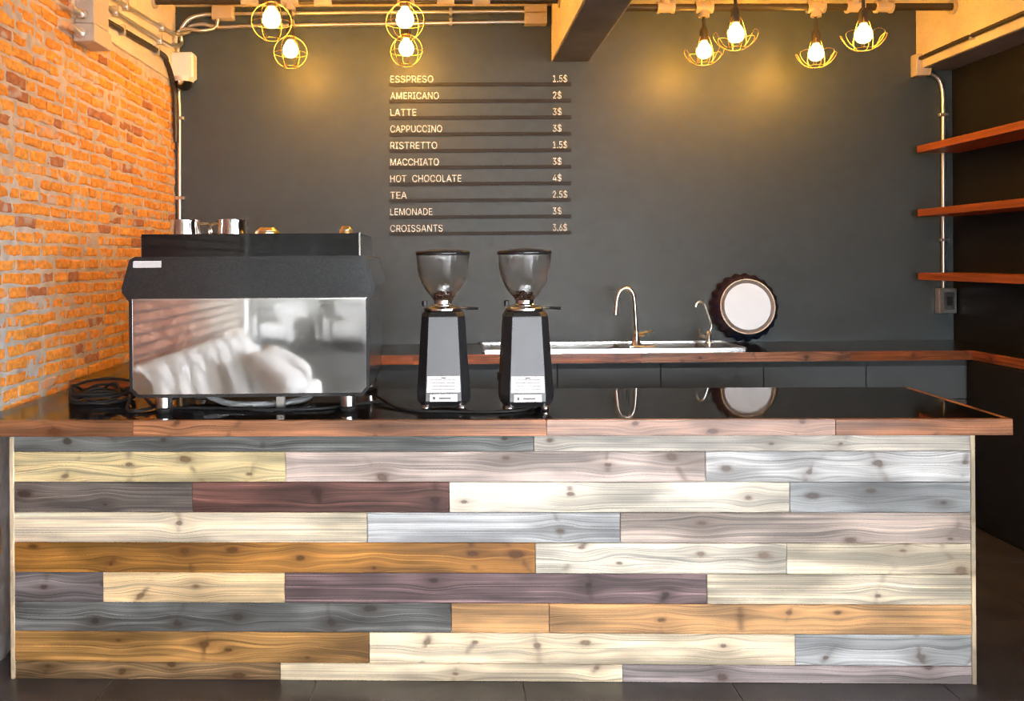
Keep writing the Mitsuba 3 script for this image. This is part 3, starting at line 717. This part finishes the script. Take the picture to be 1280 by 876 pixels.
    if n:
        obj('switch', box2(x - 0.108, x - 0.09, y - 0.02, y + 0.01, 1.075, 1.105, 0.003), 'rubber', g)
    beans = []
    base = trimesh.creation.icosphere(subdivisions=1, radius=1.0)
    r2 = random.Random(20 + n)
    for k in range(150):
        m = base.copy()
        m.apply_scale((0.0062, 0.0044, 0.0034))
        m.apply_transform(trimesh.transformations.rotation_matrix(r2.uniform(0, 6.28), [r2.uniform(-1, 1), r2.uniform(-1, 1), 1]))
        rr, aa = 0.033 * math.sqrt(r2.random()), r2.uniform(0, 6.28)
        m.apply_translation((x + rr * math.cos(aa), y + rr * math.sin(aa), 1.389 + 0.034 * r2.random() * (1 - 0.3 * rr / 0.034)))
        beans.append(m)
    key = obj('coffee_beans', cat(*beans), 'bean', smooth=40)
    labels[key] = {'label': f'last dark roast beans in the hopper of the {"right" if n else "left"}-hand grinder', 'category': 'coffee beans', 'kind': 'stuff'}
grinder(-0.019, 3.435, 'black coffee grinder nearer the espresso machine', 0)
grinder(0.297, 3.405, 'black coffee grinder with a brass side knob, further from the espresso machine', 1)

# ------------------------------------------------------------------ cables on the bar
cz = 0.967
coil = []
r3 = random.Random(5)
for k in range(7):
    cx, cy = -1.44 + r3.uniform(-.02, .02), 3.66 + r3.uniform(-.02, .02)
    aa = np.linspace(0, 2 * np.pi, 29)[:-1] + r3.random()
    ra, rb = 0.11 + r3.uniform(-.025, .02), 0.10 + r3.uniform(-.03, .03)
    P = [(cx + ra * math.cos(t), cy + rb * math.sin(t), cz + 0.012 + 0.007 * k + (0.006 + 0.003 * k) * math.sin((1 + k % 3) * t + k)) for t in aa]
    P = [(a_, b_, max(c_, cz + 0.0065)) for a_, b_, c_ in P]
    coil.append(tube(P, 0.006, 8, closed=True))
coil.append(tube([(-1.33, 3.62, cz + .05), (-1.26, 3.60, cz + .075), (-1.19, 3.62, 1.05), (-1.16, 3.66, 1.045)], 0.007))
single('coiled_cable', cat(*coil), 'rubber', 'bundle of coiled black cable beside the espresso machine', 'cable', smooth=True)
single('power_cable', tube([(-1.30, 3.60, cz + .03), (-1.26, 3.50, cz + .04), (-1.235, 3.40, cz + .008), (-1.19, 3.36, cz + .008), (-1.15, 3.42, cz + .01), (-1.10, 3.50, cz + .03), (-1.0, 3.60, 1.028)], 0.0065), 'rubber', 'black power cable looping by the left machine foot', 'cable', smooth=True)
single('power_cable', tube([(-1.22, 3.55, cz + .04), (-1.18, 3.47, cz + .03), (-1.13, 3.45, cz + .008), (-0.98, 3.43, cz + .0075), (-0.82, 3.40, cz + .0075), (-0.65, 3.37, cz + .0075), (-0.48, 3.39, cz + .0075), (-0.34, 3.50, cz + .0075), (-0.25, 3.56, cz + .0075)], 0.0065), 'rubber', 'black cable lying under the espresso machine', 'cable', smooth=True)
single('grinder_cable', tube([(-0.34, 3.66, cz + .03), (-0.28, 3.56, cz + .02), (-0.20, 3.40, cz + .006), (-0.11, 3.318, cz + .006), (0.0, 3.298, cz + .006), (0.10, 3.285, cz + .006), (0.19, 3.283, cz + .006), (0.27, 3.315, cz + .006), (0.32, 3.36, cz + .012)], 0.0058), 'rubber', 'thin black cable running in front of both grinder feet', 'cable', smooth=True)
single('drain_hose', tube([(-0.98, 3.56, 1.015), (-0.94, 3.50, 1.005), (-0.86, 3.46, 0.985), (-0.76, 3.45, 0.981), (-0.66, 3.48, 0.981), (-0.58, 3.55, 0.985), (-0.56, 3.64, 1.0)], 0.0125, 12), 'hose_grey', 'grey drain hose curving under the espresso machine', 'hose', smooth=True)
single('hose_bracket', box2(-0.665, -0.632, 3.40, 3.42, cz, 1.029, 0.002), 'steel', 'small upright steel bracket under the espresso machine', 'bracket')

# ------------------------------------------------------------------ conduits, boxes, camera on the walls
def conduit(name, pts, r, label, clamps=(), n=10, mt='galvanized', smooth=True):
    t = thing(name, label, 'pipe')
    obj('tube', tube(pts, r, n, smooth=smooth), mt, t, smooth=40)
    for (p, s) in clamps:
        obj('clamp', box(p, s, 0.003), 'galvanized', t)
yc = YB - 0.022
def on_back(L, dy=0.0):
    return [(x, yc - dy, z) for x, z in L]
xl = XL + 0.024
conduit('conduit', [(xl, 4.352, 2.888), (xl, 4.607, 2.906), (xl, 5.45, 2.968), (xl + .03, 5.60, 2.985), (xl + .075, yc, 3.015)] + on_back([(-1.64, 3.045), (-1.558, 3.06), (-1.446, 3.041), (-1.217, 3.049), (-0.6, 3.056), (0.51, 3.07)]), 0.013,
        'lower horizontal steel conduit on the rear wall, coming off the brick side', [((x, yc, 3.062 + (0.006 if x > 0 else 0)), (0.02, 0.036, 0.05)) for x in (-0.98, 0.03)] + [((xl, y, z), (0.036, 0.02, 0.06)) for y, z in ((4.75, 2.917), (5.35, 2.961))])
conduit('conduit', [(xl, 4.356, 2.83), (xl, 5.35, 2.874), (xl + .012, 5.56, 2.90), (xl + .03, yc - .01, 2.938), (-1.690, yc - .03, 3.009), (-1.634, yc - .03, 3.086), (-1.548, yc, 3.121), (-1.486, yc, 3.121)], 0.013,
        'steel conduit bending from the brick side up into the small box', [((xl, y, z), (0.036, 0.02, 0.06)) for y, z in ((4.60, 2.843), (5.30, 2.872))])
conduit('conduit', on_back([(-1.36, 3.126), (-0.6, 3.131), (0.51, 3.137)]), 0.012, 'upper horizontal steel conduit between the two beige boxes', [((x, yc, 3.133), (0.02, 0.036, 0.05)) for x in (-0.98, 0.03)])
conduit('conduit', [(xl, 4.356, 2.756), (xl, 5.30, 2.797), (xl, 5.45, 2.765), (xl, 5.55, 2.68), (xl, 5.60, 2.58), (xl, 5.615, 2.3)], 0.016,
        'lowest conduit on the brick side, bending down into the corner', [((xl, y, z), (0.036, 0.02, 0.06)) for y, z in ((4.70, 2.772), (5.25, 2.796))], mt='dark_pipe')
conduit('conduit', on_back([(-1.712, 2.925), (-1.704, 2.985), (-1.65, 3.014), (-1.548, 3.004)], 0.058) + on_back([(-1.472, 3.034), (-1.451, 3.10)], 0.026), 0.012, 'curled steel conduit entering the small box from below')
conduit('conduit', on_back([(-1.715, 2.93), (-1.718, 2.846), (-1.716, 2.754), (-1.714, 2.60), (-1.711, 2.498), (-1.712, 2.2), (-1.714, 1.60), (-1.716, 1.012)]), 0.012,
        'upright steel conduit running down past the white camera', [((-1.711, yc, z), (0.058, 0.03, 0.022)) for z in (2.46, 1.95)])
conduit('conduit', [(xl + 0.02, 4.2, ZC - .03), (-1.70, 4.9, ZC - .04), (-1.62, 5.15, ZC - .03), (-1.5, 5.3, ZC - .03), (-1.30, 5.4, ZC - .03), (-1.0, 5.45, ZC - .03)], 0.014, 'black cable sagging below the ceiling in the left corner', mt='rubber')
jb = thing('junction_box', 'small beige junction box near the left end of the rear wall', 'junction box')
obj('case', box2(-1.494, -1.356, YB - 0.06, YB, 3.085, 3.174, 0.004), 'beige_metal', jb)
obj('cover', box2(-1.489, -1.361, YB - 0.065, YB - 0.058, 3.090, 3.169, 0.002), 'beige_metal', jb)
jb = thing('junction_box', 'tall double beige junction box beside the middle beam', 'junction box')
for z0, z1 in ((3.046, 3.119), (3.122, 3.172)):
    c = obj('case', box2(0.504, 0.646, YB - 0.07, YB, z0, z1, 0.004), 'beige_metal', jb)
    for sx in (0.52, 0.63):
        obj('screw', rod((sx, YB - 0.069, (z0 + z1) / 2), 0.004, 0.003, 10, 'y', 0.0005), 'galvanized', c)
jb = thing('junction_box', 'beige junction box in the corner under the right-hand beam', 'junction box')
obj('case', box2(3.018, 3.106, YB - 0.075, YB, 2.706, 2.847, 0.004), 'beige_metal', jb)
obj('side_plate', box2(3.104, 3.114, YB - 0.080, YB, 2.712, 2.847, 0.002), 'galvanized', jb)
conduit('conduit', on_back([(3.095, 2.728), (3.150, 2.722), (3.190, 2.69), (3.212, 2.63), (3.218, 2.54), (3.216, 2.2), (3.213, 1.8), (3.212, 1.34)]), 0.012, 'steel conduit curving down behind the wooden shelves', [((3.218, yc, z), (0.056, 0.03, 0.02)) for z in (2.46, 1.65)])
conduit('conduit', [(3.045, YB - 0.06, 2.815), (3.042, 5.2, 2.818), (3.042, 3.9, 2.820), (3.042, 2.0, 2.822)], 0.014, 'dark conduit along the side of the right-hand beam', [((3.045, 5.05, 2.818), (0.03, 0.022, 0.05))], mt='dark_pipe', smooth=False)
ob = thing('outlet', 'grey surface outlet box below the lowest shelf', 'outlet')
obj('case', box2(3.166, 3.283, YB - 0.055, YB, 1.174, 1.337, 0.006), 'galvanized', ob)
obj('face', box2(3.196, 3.266, YB - 0.060, YB - 0.05, 1.200, 1.310, 0.003), 'dark_frame', ob, label='dark outlet face')
obj('socket', box2(3.212, 3.250, YB - 0.063, YB - 0.055, 1.225, 1.285, 0.003), 'rubber', ob)

lb = thing('switch_box', 'tall metal trunking box high on the brick wall', 'switch box')
obj('case', box2(XL, XL + 0.09, 4.16, 4.345, 2.665, 3.10, 0.004), 'beige_metal', lb)
obj('lower_case', box2(XL, XL + 0.10, 4.14, 4.350, 2.575, 2.660, 0.004), 'beige_metal', lb)
for z in (2.61, 2.70, 2.82):
    s = obj('conduit_stub', cyl((XL + 0.045, 4.02, z), (XL + 0.045, 4.17, z), 0.014), 'galvanized', lb, smooth=40)
    obj('nut', cyl((XL + 0.045, 4.115, z), (XL + 0.045, 4.142, z), 0.023, 8), 'galvanized', s)
wb = thing('wall_switch', 'dark grey switch box at the left picture edge on the brick end wall', 'switch')
obj('case', box2(XL - 0.10, XL - 0.012, YF - 0.04, YF + 0.01, 1.105, 1.325, 0.005), 'drawer_grey', wb)
obj('plate', box2(XL - 0.09, XL - 0.022, YF - 0.046, YF - 0.038, 1.12, 1.31, 0.003), 'satin_black', wb)

cam = thing('security_camera', 'white security camera box with dark dome in the rear left corner', 'camera')
obj('case', box2(-1.745, -1.600, YB - 0.10, YB, 2.700, 2.868, 0.012), 'white_plastic', cam)
obj('skirt', lathe([(0, 0.0), (0.062, 0.0), (0.070, 0.03), (0, 0.03)], 28, (-1.668, YB - 0.075, 2.678)), 'white_plastic', cam, smooth=40)
dm = obj('dome', lathe([(0.0, -0.062), (0.018, -0.060), (0.038, -0.050), (0.054, -0.030), (0.060, -0.008), (0.060, 0.0)], 28, (-1.668, YB - 0.075, 2.690)), 'dome_smoke', cam, smooth=True, label='dark dome')
obj('lens', lathe([(0, 0.0), (0.016, 0.0), (0.018, 0.008), (0.012, 0.014), (0, 0.010)], 20, (-1.668, YB - 0.126, 2.668), 'y'), 'chrome', dm, smooth=40)
for sx in (-1.733, -1.612):
    obj('screw', rod((sx, YB - 0.099, 2.855), 0.004, 0.003, 10, 'y', 0.0005), 'galvanized', cam)

# ------------------------------------------------------------------ lamps on pipe tracks
def tee(x, y, z, drop, parent):
    m = [cyl((x - 0.045, y, z), (x + 0.045, y, z), 0.031, 18), cyl((x - 0.052, y, z), (x - 0.036, y, z), 0.036, 18), cyl((x + 0.036, y, z), (x + 0.052, y, z), 0.036, 18)]
    s = -1 if drop else 1
    m += [cyl((x, y, z), (x, y, z + s * 0.050), 0.027, 18), cyl((x, y, z + s * 0.040), (x, y, z + s * 0.058), 0.032, 18)]
    obj('tee_fitting', cat(*m), 'beige_metal', parent, smooth=40)
    if not drop:
        obj('hanger', cyl((x, y, z + 0.05), (x, y, ZC + 0.01), 0.016, 12), 'dark_pipe', parent, smooth=40)
def track(x0, x1, y, z, downs, ups, label):
    t = thing('pipe_track', label, 'pipe')
    obj('pipe', cyl((x0, y, z), (x1, y, z), 0.022, 16), 'dark_pipe', t, smooth=40)
    for x in downs: tee(x, y, z, True, t)
    for x in ups: tee(x, y, z, False, t)
    for x in (x0 + 0.006, x1 - 0.006):
        obj('flange', cyl((x - 0.008, y, z), (x + 0.008, y, z), 0.045, 18), 'beige_metal', t, smooth=40)

def lamp(x, y, z, zt, kind, label):
    t = thing('cage_lamp', label, 'pendant lamp', 'pendant bulbs in ' + ('closed globe cages' if kind == 'globe' else 'open wire cages'))
    obj('stem', cyl((x, y, z + 0.12), (x, y, zt), 0.009, 12), 'dark_pipe', t, smooth=40)
    obj('socket', lathe([(0, 0.055), (0.021, 0.055), (0.025, 0.065), (0.025, 0.115), (0.018, 0.135), (0.010, 0.140), (0, 0.140)], 20, (x, y, z)), 'dark_pipe', t, smooth=40)
    bulb = lathe([(0.0, -0.050), (0.015, -0.0475), (0.030, -0.040), (0.041, -0.025), (0.0455, -0.007), (0.042, 0.012), (0.030, 0.034), (0.018, 0.048), (0.014, 0.060), (0.0, 0.062)], 24, (x, y, z))
    obj('bulb', bulb, 'white_plastic', t, smooth=40, label='glowing bulb', emitter={'type': 'area', 'radiance': {'type': 'rgb', 'value': list(BULB)}})
    w = 0.0019
    C = np.array([x, y, z])
    ms = []
    if kind == 'globe':
        R = 0.098
        prof = [(0.030, 0.075), (0.066, 0.052), (0.090, 0.020), (0.098, -0.018), (0.090, -0.054), (0.068, -0.086), (0.042, -0.104)]
        for k in range(6):
            a = k * math.pi / 3 + x
            ms.append(tube([C + np.array([r * math.cos(a), r * math.sin(a), h]) for r, h in prof], w, 6, per=5))
        ms += [ring(C + [0, 0, -0.025], 0.098, w), ring(C + [0, 0, -0.104], 0.042, w), ring(C + [0, 0, 0.075], 0.030, w * 1.6)]
    else:
        # cage halves swung open: wire loops fanning out from a bottom ring
        for k in range(5):
            a0 = k * math.pi * 0.4 + 0.3 + x
            P = []
            for da, r, h in ((-0.30, 0.050, -0.080), (-0.36, 0.080, -0.062), (-0.38, 0.106, -0.030), (-0.30, 0.116, -0.004), (0.0, 0.112, 0.004), (0.30, 0.116, -0.004), (0.38, 0.106, -0.030), (0.36, 0.080, -0.062), (0.30, 0.050, -0.080)):
                P.append(C + np.array([r * math.cos(a0 + da), r * math.sin(a0 + da), h]))
            ms.append(tube(P, w, 6, per=4))
        ms += [ring(C + [0, 0, -0.080], 0.050, w)]
        for k in range(3):
            a = k * 2 * math.pi / 3 + x
            ms.append(tube([C + np.array([r * math.cos(a), r * math.sin(a), h]) for r, h in ((0.024, 0.085), (0.040, 0.05), (0.056, -0.02), (0.050, -0.080))], w, 6, per=4))
    obj('cage', cat(*ms), 'copper_wire', t, smooth=True, label='wire cage')

track(0.925, 3.056, 5.25, 3.043, (1.545, 2.22), (1.314, 2.455, 2.63), 'dark pipe carrying two lamps, right of the middle beam, nearer the wall')
track(0.925, 3.056, 4.66, 2.995, (1.54, 2.22), (1.25, 2.6), 'dark pipe carrying two lamps, right of the middle beam, away from the wall')
track(XL + 0.01, 0.682, 5.25, 3.09, (-0.927, -0.238), (-1.162, -0.73, -0.002, 0.21), 'dark pipe carrying two lamps, left of the middle beam, nearer the wall')
track(XL + 0.01, 0.682, 4.365, 3.04, (-0.863, -0.204), (-1.2, 0.2), 'dark pipe carrying two lamps, left of the middle beam, away from the wall')
for x, y, z, zt, kind, label in [(1.544, 5.25, 2.786, 3.0, 'open', 'open-caged lamp, first and lower one right of the beam'), (2.219, 5.25, 2.769, 3.0, 'open', 'open-caged lamp, third from the beam, over the white disc'),
                            (1.54, 4.66, 2.735, 2.94, 'open', 'open-caged lamp, second from the beam, hung nearer the room'), (2.225, 4.66, 2.73, 2.94, 'open', 'open-caged lamp furthest right, nearest the shelves'),
                            (-0.927, 5.25, 2.799, 3.05, 'globe', 'globe-caged lamp, lower one of the pair near the brick wall'), (-0.238, 5.25, 2.807, 3.05, 'globe', 'globe-caged lamp right above the word ESSPRESO'),
                            (-0.863, 4.365, 2.742, 2.98, 'globe', 'globe-caged lamp, upper one of the pair near the brick wall'), (-0.204, 4.365, 2.74, 2.98, 'globe', 'globe-caged lamp, upper one of the pair over the price list')]:
    lamp(x, y, z, zt, kind, label)

# ------------------------------------------------------------------ sofa and armchairs, seen mirrored in the machine
sofa = thing('sofa', 'white tufted sofa mirrored in the steel back of the espresso machine', 'sofa')
ny, nz = 170, 60
t, s = np.meshgrid(np.linspace(0, 1, ny), np.linspace(0, 1, nz), indexing='ij')
Ys = -1.60 + t * 2.90
prof = np.array([(-1.62, 0.40), (-1.70, 0.58), (-1.78, 0.76), (-1.85, 0.86), (-1.95, 0.885), (-2.03, 0.85), (-2.05, 0.60), (-2.05, 0.10)])
pp = spline(prof, 12)
dl = np.r_[0, np.cumsum(np.linalg.norm(np.diff(pp, axis=0), axis=1))]
px_, pz_ = np.interp(s * dl[-1], dl, pp[:, 0]), np.interp(s * dl[-1], dl, pp[:, 1])
arc = s * dl[-1]
face = 1 - np.clip((arc - 0.50) / 0.1, 0, 1)
q = 0.38
uu, vv = Ys / q, arc / 0.27
rowi = np.round(vv)
off = (rowi % 2) * 0.5
du_ = np.abs((uu - off) - np.round(uu - off)) * q
dv_ = np.abs(vv - rowi) * 0.27
btn = np.exp(-(du_ ** 2 + dv_ ** 2) / 0.055 ** 2)
c1, c2 = uu + 0.5 * vv, uu - 0.5 * vv
pl = np.minimum(np.abs(c1 - np.round(c1)), np.abs(c2 - np.round(c2))) * q * 0.85
dep = face * (0.085 * btn + 0.050 * np.exp(-(pl / 0.030) ** 2)) + (1 - face) * 0.0
tx = np.gradient(px_, axis=1); tz = np.gradient(pz_, axis=1)
L = np.hypot(tx, tz) + 1e-9
nx_, nz_ = tz / L, -tx / L
V = np.stack([px_ - nx_ * dep, Ys, pz_ - nz_ * dep], -1).reshape(-1, 3)
idx = np.arange(ny * nz).reshape(ny, nz)
f = np.concatenate([np.stack([idx[:-1, :-1], idx[1:, :-1], idx[1:, 1:]], -1).reshape(-1, 3), np.stack([idx[:-1, :-1], idx[1:, 1:], idx[:-1, 1:]], -1).reshape(-1, 3)])
capc = [len(V), len(V) + 1]
V = np.vstack([V, [[-1.85, -1.60, 0.5], [-1.85, 1.30, 0.5]]])
f = np.vstack([f, [[capc[0], idx[0, k + 1], idx[0, k]] for k in range(nz - 1)], [[capc[1], idx[-1, k], idx[-1, k + 1]] for k in range(nz - 1)]])
obj('backrest', trimesh.Trimesh(V, f, process=False), 'sofa_fabric', sofa, smooth=True)
def soft(c, s, n=0.45, rot=None, sub=4):
    m = trimesh.creation.icosphere(subdivisions=sub)
    v = m.vertices
    v = np.sign(v) * np.abs(v) ** n
    m.vertices = v * np.array(s) / 2
    if rot is not None: m.apply_transform(rot)
    m.apply_translation(c); return m
for k in range(2):
    obj('seat_cushion', soft((-1.42, -0.88 + k * 1.44, 0.36), (0.52, 1.42, 0.20), 0.3), 'sofa_fabric', sofa, smooth=True)
obj('base', box2(-2.0, -1.18, -1.58, 1.26, 0.08, 0.26, 0.02), 'sofa_fabric', sofa)
for yy in (1.38,):
    obj('arm', soft((-1.55, yy, 0.34), (0.98, 0.17, 0.54), 0.3), 'sofa_fabric', sofa, smooth=True)
for sx in (-1.95, -1.25):
    for sy in (-1.5, 1.2):
        obj('leg', cyl((sx, sy, 0), (sx, sy, 0.09), 0.02), 'dark_frame', sofa, smooth=40)
def cushion(c, rx, rz, label):
    m = trimesh.creation.icosphere(subdivisions=4)
    v = m.vertices.copy()
    ax = np.sign(v) * np.abs(v) ** 0.5
    pin = 1 - 0.12 * (1 - np.abs(ax[:, 0]) * np.abs(ax[:, 1]))
    m.vertices = np.stack([ax[:, 0] * 0.26 * pin, ax[:, 1] * 0.26 * pin, v[:, 2] * 0.10], 1)
    m.apply_transform(trimesh.transformations.rotation_matrix(rx, [0, 1, 0]))
    m.apply_transform(trimesh.transformations.rotation_matrix(rz, [0, 0, 1]))
    m.apply_translation(c)
    single('cushion', m, 'sofa_fabric', label, 'cushion', smooth=True, group='cushions on the sofa')
cushion((-1.36, -0.25, 0.66), 0.65, 0.2, 'pale scatter cushion propped on the sofa, nearer one')
cushion((-1.40, -0.95, 0.65), 0.55, -0.2, 'pale scatter cushion behind the first, in the mirrored sofa')
def armchair(x, y, rz, label):
    t = thing('armchair', label, 'armchair', 'white armchairs in the mirrored lounge')
    R = trimesh.transformations.rotation_matrix(rz, [0, 0, 1]); R[:2, 3] = (x, y)
    def put(name, m):
        m.apply_transform(R); obj(name, m, 'sofa_fabric', t, smooth=True)
    put('seat', soft((0, 0, 0.30), (0.66, 0.70, 0.30), 0.35, sub=3))
    put('backrest', soft((0, -0.30, 0.52), (0.74, 0.18, 0.62), 0.4, trimesh.transformations.rotation_matrix(0.15, [1, 0, 0]), sub=3))
    for s in (-1, 1):
        put('arm', soft((s * 0.38, 0, 0.32), (0.15, 0.74, 0.46), 0.35, sub=3))
    for sx in (-0.3, 0.3):
        for sy in (-0.3, 0.3):
            put('leg', cyl((sx, sy, 0.0), (sx, sy, 0.2), 0.02))
armchair(-2.95, -9.2, 0.4, 'white armchair in the mirrored lounge, left of the pair')
armchair(-1.75, -9.3, 0.1, 'white armchair in the mirrored lounge, right of the pair')
ct = thing('window_curtain', 'white curtain at the far window mirrored in the machine', 'curtain')
aa = np.linspace(0, 1, 90)
for x0, x1 in ((-2.55, -1.57), (-1.55, -0.77)):
    P = [(x0 + q * (x1 - x0), -10.60 + 0.035 * math.sin(q * 75)) for q in aa]
    poly = Polygon(P + [(p[0], p[1] - 0.004) for p in P[::-1]])
    obj('panel', slab(poly, 0.03, 3.05), 'curtain', ct)
